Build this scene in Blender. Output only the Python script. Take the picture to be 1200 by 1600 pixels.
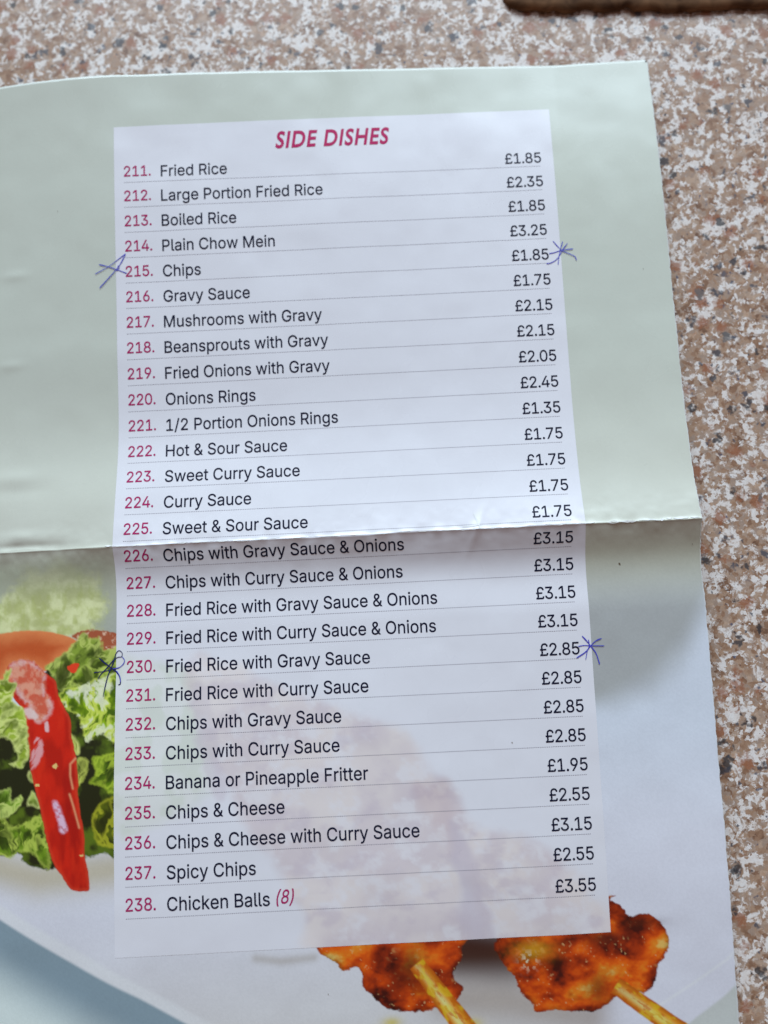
import bpy, math, random
import numpy as np

for o in list(bpy.data.objects): bpy.data.objects.remove(o, do_unlink=True)
scene = bpy.context.scene
C = scene.collection
MM = 0.001
OX, OY = 80.0, -100.0                      # page millimetres at the world origin

# ------------------------------------------------------------------ camera, light, exposure
cam_d = bpy.data.cameras.new('camera'); cam = bpy.data.objects.new('camera', cam_d); C.objects.link(cam)
cam.location = ((88.805-OX)*MM, (-119.693-OY)*MM, 162.042*MM)
cam.rotation_mode = 'XYZ'
cam.rotation_euler = (0.123684, 0.033512, -0.044544)
cam_d.sensor_fit = 'AUTO'; cam_d.sensor_width = 36.0; cam_d.lens = 36.0*1202/1600
cam_d.clip_start = 0.005; cam_d.clip_end = 20
cam_d.dof.use_dof = True; cam_d.dof.focus_distance = 0.155; cam_d.dof.aperture_fstop = 7.0
scene.camera = cam

world = bpy.data.worlds.new('World'); scene.world = world; world.use_nodes = True
wn = world.node_tree.nodes; wl = world.node_tree.links
bg = wn['Background']; tc = wn.new('ShaderNodeTexCoord'); sx = wn.new('ShaderNodeSeparateXYZ')
mr = wn.new('ShaderNodeMapRange'); mr.inputs['From Min'].default_value = -0.6; mr.inputs['From Max'].default_value = 0.8
mix = wn.new('ShaderNodeMix'); mix.data_type = 'RGBA'
mix.inputs[6].default_value = (0.30, 0.19, 0.155, 1)      # dim warm room behind the photographer
mix.inputs[7].default_value = (0.34, 0.36, 0.42, 1)       # daylit wall beside the window
wl.new(tc.outputs['Generated'], sx.inputs[0]); wl.new(sx.outputs['Y'], mr.inputs['Value'])
wl.new(mr.outputs[0], mix.inputs[0]); wl.new(mix.outputs[2], bg.inputs['Color'])
bg.inputs['Strength'].default_value = 0.6

def area(name, loc, target, sx_, sy_, power, col):
    d = bpy.data.lights.new(name, 'AREA'); d.shape = 'RECTANGLE'; d.size = sx_; d.size_y = sy_
    d.energy = power; d.color = col
    o = bpy.data.objects.new(name, d); C.objects.link(o); o.location = loc
    from mathutils import Vector
    o.rotation_euler = (Vector(target)-Vector(loc)).to_track_quat('-Z', 'Y').to_euler()
    return o
area('window_light', (0.15, 2.30, 1.28), (0, 0, 0), 2.7, 1.3, 120.0, (0.705, 0.86, 0.99))

vs = scene.view_settings
vs.view_transform = 'Standard'; vs.look = 'None'; vs.gamma = 1; vs.use_curve_mapping = False; vs.exposure = 0.0
scene.cycles.max_bounces = 6

# ------------------------------------------------------------------ helpers
rng = np.random.default_rng(7)
def hash2(ix, iy, seed):
    h = (ix.astype(np.int64)*374761393 + iy.astype(np.int64)*668265263 + seed*974711) & 0xffffffff
    h = ((h ^ (h >> 13))*1274126177) & 0xffffffff
    return ((h ^ (h >> 16)) & 0xffff)/65535.0
def vnoise(x, y, seed=0):
    x = np.asarray(x, float); y = np.asarray(y, float)
    ix = np.floor(x); iy = np.floor(y); fx = x-ix; fy = y-iy
    fx = fx*fx*fx*(fx*(fx*6-15)+10); fy = fy*fy*fy*(fy*(fy*6-15)+10)
    a = hash2(ix, iy, seed); b = hash2(ix+1, iy, seed); c = hash2(ix, iy+1, seed); d = hash2(ix+1, iy+1, seed)
    return (a*(1-fx)+b*fx)*(1-fy)+(c*(1-fx)+d*fx)*fy
def fbm(x, y, seed=0, oct=4, gain=0.5):
    v = 0; a = 1; t = 0
    for k in range(oct):
        v = v+a*vnoise(x*2**k+17.3*k, y*2**k-9.1*k, seed+k); t += a; a *= gain
    return v/t                                                       # 0..1
def sstep(a, b, x):
    t = np.clip((x-a)/(b-a), 0, 1); return t*t*(3-2*t)

def srgb(c): c = np.asarray(c, float)/255; return np.where(c <= 0.04045, c/12.92, ((c+0.055)/1.055)**2.4)
WHITE = srgb((206, 212, 226))
def ink(*c): return np.clip(srgb(c)/WHITE*0.80, 0.003, 0.86)         # printed colour as the reflectance of the paper

# ------------------------------------------------------------------ the shape of the creased page
UL, UR = 31.025, 122.387
ZL = np.array([7.304, 6.087, 4.741, 4.161, 5.908, 7.18, 5.392, 5.332, 6.348, 6.389, 4.933]); ZR = np.array([1.491, 3.211, 3.288, 3.936, 5.307, 7.389, 4.842, 4.562, 4.013, 3.262, 0.984])
FOLD = 105.0
SN = np.array([0, 30, 60, 85, 96, 105-1e-6, 105+1e-6, 112, 123, 145, 175, 210.])
SG = np.linspace(0, 215, 861)
def zprof(zn, s):
    z = np.concatenate([zn[:6], zn[5:]]); out = np.empty_like(s)
    for a, b in ((0, 6), (6, 12)):
        xs = SN[a:b]; ys = z[a:b]; m = np.gradient(ys, xs)
        k = np.clip(np.searchsorted(xs, s)-1, 0, len(xs)-2); h = xs[k+1]-xs[k]; t = np.clip((s-xs[k])/h, -.3, 1.3)
        v = (2*t**3-3*t**2+1)*ys[k]+(t**3-2*t**2+t)*h*m[k]+(-2*t**3+3*t**2)*ys[k+1]+(t**3-t**2)*h*m[k+1]
        sel = (s <= FOLD) if a == 0 else (s > FOLD); out[sel] = v[sel]
    return out
def column(zn):
    z = zprof(zn, SG); dz = np.diff(z); dy = np.sqrt(np.maximum(np.diff(SG)**2-dz**2, 1e-6))
    return -np.concatenate([[0], np.cumsum(dy)]), z
YL_, ZL_ = column(ZL); YR_, ZR_ = column(ZR)
def detail(u, s):
    """small buckles of the handled paper, mm"""
    d = s-FOLD
    z = 0.55*(fbm(u/34, s/34, 3, 3)-0.5)+0.16*(fbm(u/9, s/9, 5, 2)-0.5)
    z = z+np.exp(-(d/5.0)**2)*0.34*(fbm(u/4.2, s/5.0, 11, 3)-0.5)
    z = z+np.exp(-np.abs(d)/0.9)*0.30*(vnoise(u/1.7, s*0+3, 21)-0.35)
    g = lambda cu, cs, ru, rs: np.exp(-((u-cu)/ru)**2-((s-cs)/rs)**2)
    z = z+0.20*g(9, 101.9, 6, 1.2)-0.26*g(9, 104.0, 8, .8)+0.12*g(40, 101.5, 10, 2.0)
    z = z+0.16*g(6, 89, 6, 1.6)-0.10*g(7, 92, 6, 1.4)+0.10*g(5, 64, 3, 1.0)+0.10*g(6, 44, 3, 1.0)
    z = z+.13*np.exp(-np.abs(d)/.35)
    # the short pinched crease across the fold
    a = (u-103.05)+(d)*0.35
    z = z+0.30*np.exp(-(a/0.8)**2-(d/4.0)**2)
    return z
def surf(u, s, off=0.0, fine=True):
    """page coordinates (mm across, mm down the paper) to world metres"""
    u = np.asarray(u, float); s = np.asarray(s, float); au = np.abs(u)
    t = np.clip((au-UL)/(UR-UL), -.3, 1.05)
    y = np.interp(s, SG, YL_)*(1-t)+np.interp(s, SG, YR_)*t
    se = s+(fbm(au/9.0, au*0+2, 31, 3)-.5)*(.7+1.1*sstep(45, 20, au))*np.exp(-((s-FOLD)/3.0)**2) if fine else s    # the crest wanders a little
    z = np.interp(se, SG, ZL_)*(1-t)+np.interp(se, SG, ZR_)*t
    z = z*(1-0.42*(np.clip(30-au, 0, 30)/30)**1.4)
    if fine: z = z+detail(u, s)*np.clip(z/2.0, 0.15, 1)
    z = np.maximum(z, 0.35)+off
    return np.stack([(u-OX)*MM, (y-OY)*MM, z*MM], -1)

# ------------------------------------------------------------------ materials
def new_mat(name):
    m = bpy.data.materials.new(name); m.use_nodes = True
    return m, m.node_tree.nodes, m.node_tree.links, m.node_tree.nodes['Principled BSDF']
def paper_bump(N, L, b, strength=0.12):
    t = N.new('ShaderNodeTexCoord'); n = N.new('ShaderNodeTexNoise'); n.inputs['Scale'].default_value = 2600; n.inputs['Detail'].default_value = 2
    n2 = N.new('ShaderNodeTexNoise'); n2.inputs['Scale'].default_value = 160; n2.inputs['Detail'].default_value = 3
    ad = N.new('ShaderNodeMath'); ad.operation = 'MULTIPLY_ADD'; ad.inputs[1].default_value = 6.0
    bp = N.new('ShaderNodeBump'); bp.inputs['Strength'].default_value = strength; bp.inputs['Distance'].default_value = 0.00002
    L.new(t.outputs['Object'], n.inputs['Vector']); L.new(t.outputs['Object'], n2.inputs['Vector'])
    L.new(n2.outputs['Fac'], ad.inputs[0]); L.new(n.outputs['Fac'], ad.inputs[2])
    L.new(ad.outputs[0], bp.inputs['Height']); L.new(bp.outputs[0], b.inputs['Normal'])
def print_mat(name, rough=0.27):
    m, N, L, b = new_mat(name)
    a = N.new('ShaderNodeVertexColor'); a.layer_name = 'print'
    L.new(a.outputs['Color'], b.inputs['Base Color'])
    b.inputs['Roughness'].default_value = rough; b.inputs['Specular IOR Level'].default_value = 0.5
    paper_bump(N, L, b)
    t = N.new('ShaderNodeTexCoord'); n = N.new('ShaderNodeTexNoise'); n.inputs['Scale'].default_value = 55; n.inputs['Detail'].default_value = 5; n.inputs['Distortion'].default_value = .8
    r = N.new('ShaderNodeMapRange'); r.inputs['From Min'].default_value = .3; r.inputs['From Max'].default_value = .7; r.inputs['To Min'].default_value = rough-.07; r.inputs['To Max'].default_value = rough+.09
    L.new(t.outputs['Object'], n.inputs['Vector']); L.new(n.outputs['Fac'], r.inputs['Value']); L.new(r.outputs[0], b.inputs['Roughness'])
    return m
def flat_ink(name, rgb, rough=0.38, mottle=0.25):
    m, N, L, b = new_mat(name)
    t = N.new('ShaderNodeTexCoord'); n = N.new('ShaderNodeTexNoise'); n.inputs['Scale'].default_value = 3000; n.inputs['Detail'].default_value = 2
    r = N.new('ShaderNodeMix'); r.data_type = 'RGBA'
    r.inputs[6].default_value = (*rgb, 1); r.inputs[7].default_value = (*[c*(1+mottle)+0.01 for c in rgb], 1)
    L.new(t.outputs['Object'], n.inputs['Vector']); L.new(n.outputs['Fac'], r.inputs[0]); L.new(r.outputs[2], b.inputs['Base Color'])
    b.inputs['Roughness'].default_value = rough; b.inputs['Specular IOR Level'].default_value = .16
    return m
M_print = print_mat('printed_paper')
M_rim = flat_ink('raw_paper_edge', (0.82, 0.82, 0.82), 0.8, 0.05)
M_black = flat_ink('black_ink', (0.004, 0.006, 0.026))
M_red = flat_ink('magenta_ink', tuple(ink(160, 16, 86)))
M_num = flat_ink('magenta_number_ink', tuple(ink(150, 24, 90)))
M_rule = flat_ink('grey_rule_ink', tuple(ink(128, 128, 146)))
M_pen = flat_ink('blue_pen_ink', (0.060, 0.060, 0.46), 0.4)
M_pen2 = flat_ink('dark_blue_pen_ink', (0.012, 0.016, 0.10), 0.4)
M_speck = flat_ink('brown_speck', (0.16, 0.12, 0.08), 0.7)
M_white = flat_ink('cracked_ink', (0.84, 0.84, 0.82), 0.7, 0.02)

def granite():
    m, N, L, b = new_mat('speckled_granite')
    t = N.new('ShaderNodeTexCoord'); mp = N.new('ShaderNodeMapping'); mp.inputs['Scale'].default_value = (1000, 1000, 1000)
    L.new(t.outputs['Object'], mp.inputs['Vector'])
    def noise(scale, det=3, rough=.6, dist=0.0, off=0):
        v = mp
        if off:
            v = N.new('ShaderNodeVectorMath'); v.operation = 'ADD'; v.inputs[1].default_value = (off, off*1.7, off*.3); L.new(mp.outputs[0], v.inputs[0])
        n = N.new('ShaderNodeTexNoise'); n.inputs['Scale'].default_value = scale; n.inputs['Detail'].default_value = det
        n.inputs['Roughness'].default_value = rough; n.inputs['Distortion'].default_value = dist; L.new(v.outputs[0], n.inputs['Vector']); return n
    # a warped coordinate, so the flakes get ragged edges
    w = noise(1.1, 2, .6, 0, 31); wv = N.new('ShaderNodeVectorMath'); wv.operation = 'MULTIPLY_ADD'
    wv.inputs[1].default_value = (1.5, 1.5, 1.5); L.new(w.outputs['Color'], wv.inputs[0]); L.new(mp.outputs[0], wv.inputs[2])
    def vor(scale, feature='F1', src=wv, off=0):
        v = N.new('ShaderNodeTexVoronoi'); v.inputs['Scale'].default_value = scale; v.feature = feature
        if off:
            a = N.new('ShaderNodeVectorMath'); a.operation = 'ADD'; a.inputs[1].default_value = (off, off*.6, 0); L.new(src.outputs[0], a.inputs[0]); L.new(a.outputs[0], v.inputs['Vector'])
        else: L.new(src.outputs[0], v.inputs['Vector'])
        return v
    def ramp(src, stops, interp='LINEAR'):
        r = N.new('ShaderNodeValToRGB'); r.color_ramp.interpolation = interp; e = r.color_ramp.elements
        while len(e) < len(stops): e.new(0.5)
        for k, (p, c) in enumerate(stops): e[k].position = p; e[k].color = (*c, 1) if len(c) == 3 else c
        L.new(src, r.inputs[0]); return r
    def math_(op, a, b_=None, c=None):
        n = N.new('ShaderNodeMath'); n.operation = op
        for i, x in enumerate((a, b_, c)):
            if x is None: continue
            if isinstance(x, (int, float)): n.inputs[i].default_value = x
            else: L.new(x, n.inputs[i])
        return n.outputs[0]
    def mixc(f, a, c):
        n = N.new('ShaderNodeMix'); n.data_type = 'RGBA'; L.new(f, n.inputs[0])
        for i, x in ((6, a), (7, c)):
            if isinstance(x, tuple): n.inputs[i].default_value = (*x, 1)
            else: L.new(x, n.inputs[i])
        return n.outputs[2]
    # browns
    n1 = noise(.32, 4, .62, .6, 5)
    cell = vor(.95); sep = N.new('ShaderNodeSeparateColor'); L.new(cell.outputs['Color'], sep.inputs[0])
    bsel = math_('MULTIPLY_ADD', sep.outputs[0], .45, math_('MULTIPLY', n1.outputs['Fac'], .62))
    brown = ramp(bsel, [(.20, (.17, .085, .050)), (.38, (.34, .19, .115)), (.52, (.47, .30, .20)), (.64, (.40, .285, .22)), (.78, (.57, .395, .28)), (.92, (.42, .18, .09))])
    # white flakes
    n2 = noise(.31, 5, .66, .7); cw = vor(1.15, off=9); sw = N.new('ShaderNodeSeparateColor'); L.new(cw.outputs['Color'], sw.inputs[0])
    wsel = math_('MULTIPLY_ADD', noise(.07, 2, .5, 0, 21).outputs['Fac'], .16, math_('MULTIPLY_ADD', sw.outputs[1], .22, n2.outputs['Fac']))
    wm = ramp(wsel, [(.690, (0, 0, 0)), (.775, (1, 1, 1))])
    wcol = ramp(noise(.9, 2, .5, 0, 12).outputs['Fac'], [(.3, (.84, .74, .67)), (.7, (.90, .85, .81))])
    col = mixc(wm.outputs[0], brown.outputs[0], wcol.outputs[0])
    # rust flecks
    rc = vor(.25, off=40); sr = N.new('ShaderNodeSeparateColor'); L.new(rc.outputs['Color'], sr.inputs[0])
    rn = noise(1.2, 3, .6, 0, 77)
    rd = math_('MULTIPLY_ADD', rn.outputs['Fac'], .9, rc.outputs['Distance'])
    rm = math_('MULTIPLY', ramp(rd, [(.66, (1, 1, 1)), (.92, (0, 0, 0))]).outputs[0], math_('GREATER_THAN', sr.outputs[0], .66))
    col = mixc(math_('MULTIPLY', rm, .8), col, (.36, .13, .06))
    # dark blue grey chips, two sizes
    for sc, thr, off, r0, r1 in ((.19, .38, 61, .50, .60), (.30, .58, 83, .50, .60), (.6, .70, 97, .48, .58)):
        dc = vor(sc, off=off); sd = N.new('ShaderNodeSeparateColor'); L.new(dc.outputs['Color'], sd.inputs[0])
        dn = noise(max(sc*2.0, .6), 2, .5, .2, off+3)
        dd = math_('MULTIPLY_ADD', dn.outputs['Fac'], .85, math_('MULTIPLY', dc.outputs['Distance'], .75))
        dm = math_('MULTIPLY', ramp(dd, [(r0, (1, 1, 1)), (r1, (0, 0, 0))]).outputs[0], math_('GREATER_THAN', sd.outputs[1], thr))
        dcol = ramp(sd.outputs[2], [(0.1, (.035, .036, .042)), (.45, (.085, .092, .120)), (.7, (.065, .085, .17)), (.95, (.16, .145, .14))])
        col = mixc(math_('MULTIPLY', dm, .85), col, dcol.outputs[0])
    fine = noise(5.0, 3, .7, 0, 15)
    fm = N.new('ShaderNodeMix'); fm.data_type = 'RGBA'; fm.blend_type = 'MULTIPLY'; fm.inputs[0].default_value = .45
    L.new(col, fm.inputs[6]); L.new(ramp(fine.outputs['Fac'], [(.3, (.6, .58, .56)), (.6, (1, 1, 1))]).outputs[0], fm.inputs[7])
    L.new(fm.outputs[2], b.inputs['Base Color'])
    b.inputs['Roughness'].default_value = .30; b.inputs['Specular IOR Level'].default_value = .55
    bp = N.new('ShaderNodeBump'); bp.inputs['Strength'].default_value = .15; bp.inputs['Distance'].default_value = .00005
    L.new(n2.outputs['Fac'], bp.inputs['Height']); L.new(bp.outputs[0], b.inputs['Normal'])
    return m

def mottled_brown():
    m, N, L, b = new_mat('mottled_brown')
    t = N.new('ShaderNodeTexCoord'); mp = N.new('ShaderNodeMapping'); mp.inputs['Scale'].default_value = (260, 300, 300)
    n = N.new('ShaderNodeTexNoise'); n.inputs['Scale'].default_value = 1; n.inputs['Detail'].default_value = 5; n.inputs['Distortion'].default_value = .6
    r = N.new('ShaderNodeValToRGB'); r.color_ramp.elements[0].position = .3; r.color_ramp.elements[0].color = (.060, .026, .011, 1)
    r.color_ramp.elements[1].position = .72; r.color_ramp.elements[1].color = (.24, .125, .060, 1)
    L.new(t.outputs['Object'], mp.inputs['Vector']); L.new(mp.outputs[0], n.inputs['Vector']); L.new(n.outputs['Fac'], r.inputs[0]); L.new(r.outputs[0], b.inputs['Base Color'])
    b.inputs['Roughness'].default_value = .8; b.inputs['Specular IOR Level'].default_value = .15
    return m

# ------------------------------------------------------------------ mesh helpers
def obj(name, me, mat, parent=None, label=None):
    o = bpy.data.objects.new(name, me); C.objects.link(o)
    if mat is not None: me.materials.append(mat)
    if parent is not None: o.parent = parent
    if label: o['label'] = label
    return o
def mesh_np(name, verts, faces, colors=None, smooth=True):
    verts = np.asarray(verts, np.float32); faces = np.asarray(faces, np.int32)
    me = bpy.data.meshes.new(name); k = faces.shape[1]
    me.vertices.add(len(verts)); me.vertices.foreach_set('co', verts.ravel())
    me.loops.add(faces.size); me.loops.foreach_set('vertex_index', faces.ravel())
    me.polygons.add(len(faces)); me.polygons.foreach_set('loop_start', np.arange(0, faces.size, k, dtype=np.int32))
    me.polygons.foreach_set('use_smooth', np.full(len(faces), smooth))
    me.update(calc_edges=True)
    if colors is not None:
        a = me.color_attributes.new('print', 'FLOAT_COLOR', 'POINT')
        a.data.foreach_set('color', np.concatenate([colors, np.ones((len(colors), 1))], 1).astype(np.float32).ravel())
    me.validate(); return me
def grid_faces(nu, ns):
    i = np.arange(ns-1)[:, None]*nu+np.arange(nu-1)[None, :]; i = i.ravel()
    return np.stack([i, i+nu, i+nu+1, i+1], 1)
def compact(faces, *arrs):
    used, inv = np.unique(faces.ravel(), return_inverse=True)
    return (inv.reshape(faces.shape),)+tuple(a[used] for a in arrs)

# ------------------------------------------------------------------ counter top
bm_v = []; 
X0, X1, Y0, Y1 = -.55, .45, -.40, .62
verts = [(X0, Y0, 0), (X1, Y0, 0), (X1, Y1, 0), (X0, Y1, 0), (X0, Y0, -.03), (X1, Y0, -.03), (X1, Y1, -.03), (X0, Y1, -.03)]
me = bpy.data.meshes.new('counter_top'); me.from_pydata(verts, [], [(0, 1, 2, 3), (4, 7, 6, 5), (0, 4, 5, 1), (1, 5, 6, 2), (2, 6, 7, 3), (3, 7, 4, 0)]); me.update()
counter = obj('counter_top', me, granite()); counter['kind'] = 'structure'
counter['label'] = 'brown and white speckled granite counter top under the menu'

# ------------------------------------------------------------------ thin mottled dark brown sheet with a ragged edge, far end of the counter
import bmesh
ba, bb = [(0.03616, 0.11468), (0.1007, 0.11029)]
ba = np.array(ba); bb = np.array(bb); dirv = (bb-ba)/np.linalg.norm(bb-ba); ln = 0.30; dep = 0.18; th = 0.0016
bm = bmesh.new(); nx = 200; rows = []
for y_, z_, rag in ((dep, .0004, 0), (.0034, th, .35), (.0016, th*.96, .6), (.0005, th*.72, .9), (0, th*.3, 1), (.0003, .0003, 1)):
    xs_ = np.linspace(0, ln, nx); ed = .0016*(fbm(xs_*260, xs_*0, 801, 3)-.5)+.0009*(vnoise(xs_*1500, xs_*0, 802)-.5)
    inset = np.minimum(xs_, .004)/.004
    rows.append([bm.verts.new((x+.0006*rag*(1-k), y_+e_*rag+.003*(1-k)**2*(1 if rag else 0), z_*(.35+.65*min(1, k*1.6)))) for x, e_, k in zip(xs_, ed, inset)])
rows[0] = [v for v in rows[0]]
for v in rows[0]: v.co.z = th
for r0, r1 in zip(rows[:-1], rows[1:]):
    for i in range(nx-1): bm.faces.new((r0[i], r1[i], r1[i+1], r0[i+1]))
me = bpy.data.meshes.new('brown_sheet'); bm.to_mesh(me); bm.free()
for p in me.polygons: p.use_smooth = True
brown_obj = obj('brown_sheet', me, mottled_brown()); brown_obj.location = (ba[0], ba[1], 0); brown_obj.rotation_euler.z = math.atan2(dirv[1], dirv[0])
brown_obj['label'] = 'blurred mottled dark brown sheet edge on the granite beyond the top of the menu'; brown_obj['category'] = 'mat'

# ------------------------------------------------------------------ printed colours of the page
def poly_sd(u, s, pts):
    """signed distance to a closed polygon, positive inside"""
    p = np.array(pts, float); q = np.roll(p, -1, 0); d2 = np.full(u.shape, 1e9); ins = np.zeros(u.shape, bool)
    for (ax, ay), (bx, by) in zip(p, q):
        ex, ey = bx-ax, by-ay; wx, wy = u-ax, s-ay; t = np.clip((wx*ex+wy*ey)/(ex*ex+ey*ey+1e-12), 0, 1)
        d2 = np.minimum(d2, (wx-t*ex)**2+(wy-t*ey)**2)
        c = ((ay <= s) & (by > s)) | ((by <= s) & (ay > s))
        with np.errstate(divide='ignore', invalid='ignore'): ins ^= c & (u < ax+(s-ay)/(by-ay if by != ay else 1e-12)*ex)
    return np.where(ins, 1, -1)*np.sqrt(d2)
def smooth_poly(pts, n=5):
    p = np.array(pts, float); out = []
    for i in range(len(p)):
        a, b, c, d = p[i-1], p[i], p[(i+1) % len(p)], p[(i+2) % len(p)]
        for k in range(n):
            t = k/n; out.append(.5*((2*b)+(-a+c)*t+(2*a-5*b+4*c-d)*t*t+(-a+3*b-3*c+d)*t**3))
    return out
def line_d(u, s, pts):
    d2 = np.full(u.shape, 1e9)
    for (ax, ay), (bx, by) in zip(pts[:-1], pts[1:]):
        ex, ey = bx-ax, by-ay; wx, wy = u-ax, s-ay; t = np.clip((wx*ex+wy*ey)/(ex*ex+ey*ey), 0, 1)
        d2 = np.minimum(d2, (wx-t*ex)**2+(wy-t*ey)**2)
    return np.sqrt(d2)
def lerp(a, b, t): return a*(1-t[:, None])+b*t[:, None]

SAGE = ink(187, 196, 195)
PLATE_ARC = [(121.44, 142.14), (128.52, 140.96), (136.31, 138.27), (142.58, 132.63), (147.31, 124.59), (150.49, 115.76)]
PLATE_EDGE = [(-9.71, 168.59), (5.50, 177.21), (13.51, 181.72), (22.51, 186.66), (33.23, 192.33), (43.24, 198.15), (57.63, 206.53)]
RIM_LINE = [(-9.79, 165.44), (5.46, 174.34), (14.82, 179.60), (23.80, 184.44), (35.47, 191.04), (47.53, 198.03), (63.72, 206.87)]
RIM_R1 = [(130.48, 200.39), (133.92, 198.34), (140.66, 194.35), (146.40, 190.70), (150.31, 187.23)]
RIM_R2 = [(133.79, 205.85), (140.21, 201.03), (145.31, 197.60), (151.14, 192.64)]
def background(u, s):
    """the faded sage background that goes darker and greyer below the fold, then the white plate of the printed picture"""
    col = np.tile(SAGE, (len(u), 1))
    col = lerp(col, np.tile(ink(190, 196, 194), (len(u), 1)), sstep(60, 100, s))
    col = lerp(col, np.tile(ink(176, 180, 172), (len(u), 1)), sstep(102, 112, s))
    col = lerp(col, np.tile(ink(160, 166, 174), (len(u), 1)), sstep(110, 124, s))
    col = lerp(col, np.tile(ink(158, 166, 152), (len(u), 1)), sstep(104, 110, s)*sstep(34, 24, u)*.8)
    # white plate beyond the arc
    arc = np.array(PLATE_ARC); ys = np.interp(u, arc[:, 0], arc[:, 1]); ys = np.where(u < arc[0, 0], arc[0, 1]-0.05*(arc[0, 0]-u), ys)
    leftrise = sstep(60, 20, u)*14; ys = ys-leftrise
    sf = 2.4+4.5*sstep(118, 146, u); p = sstep(-sf, sf, s-ys)
    plate = lerp(np.tile(ink(200, 211, 235), (len(u), 1)), np.tile(ink(206, 211, 232), (len(u), 1)), sstep(140, 172, s))
    plate = lerp(plate, np.tile(ink(200, 203, 213), (len(u), 1)), sstep(172, 205, s)*sstep(128, 100, u))
    col = lerp(col, plate, p)
    # outside the plate, lower left
    e = np.array(PLATE_EDGE); r = np.array(RIM_LINE)
    se = np.interp(u, e[:, 0], e[:, 1]); sr = np.interp(u, r[:, 0], r[:, 1])
    band = sstep(-.6, .8, s-sr)*sstep(60, 40, u)
    col = lerp(col, np.tile(ink(221, 225, 232), (len(u), 1)), band*.75)
    out = sstep(-.45, .45, s-se)*(u < 62)
    oc = lerp(np.tile(ink(128, 151, 170), (len(u), 1)), np.tile(ink(202, 218, 226), (len(u), 1)), sstep(4, 17, s-se))
    col = lerp(col, oc, out)
    # rim lines, lower right
    d = line_d(u, s, RIM_R1); col = lerp(col, np.tile(ink(226, 228, 238), (len(u), 1)), np.exp(-(d/.28)**2)*.8)
    r2 = np.array(RIM_R2); s2 = np.interp(u, r2[::1, 0], r2[::1, 1])
    col = lerp(col, np.tile(ink(186, 194, 200), (len(u), 1)), sstep(-.4, .5, s-s2)*(u > r2[0, 0]))
    grain = (vnoise(u*3.1, s*3.1, 91)-.5)*.02+(fbm(u/6, s/6, 92, 3)-.5)*.03
    return np.clip(col*(1+grain[:, None]), 0, .9)

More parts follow.
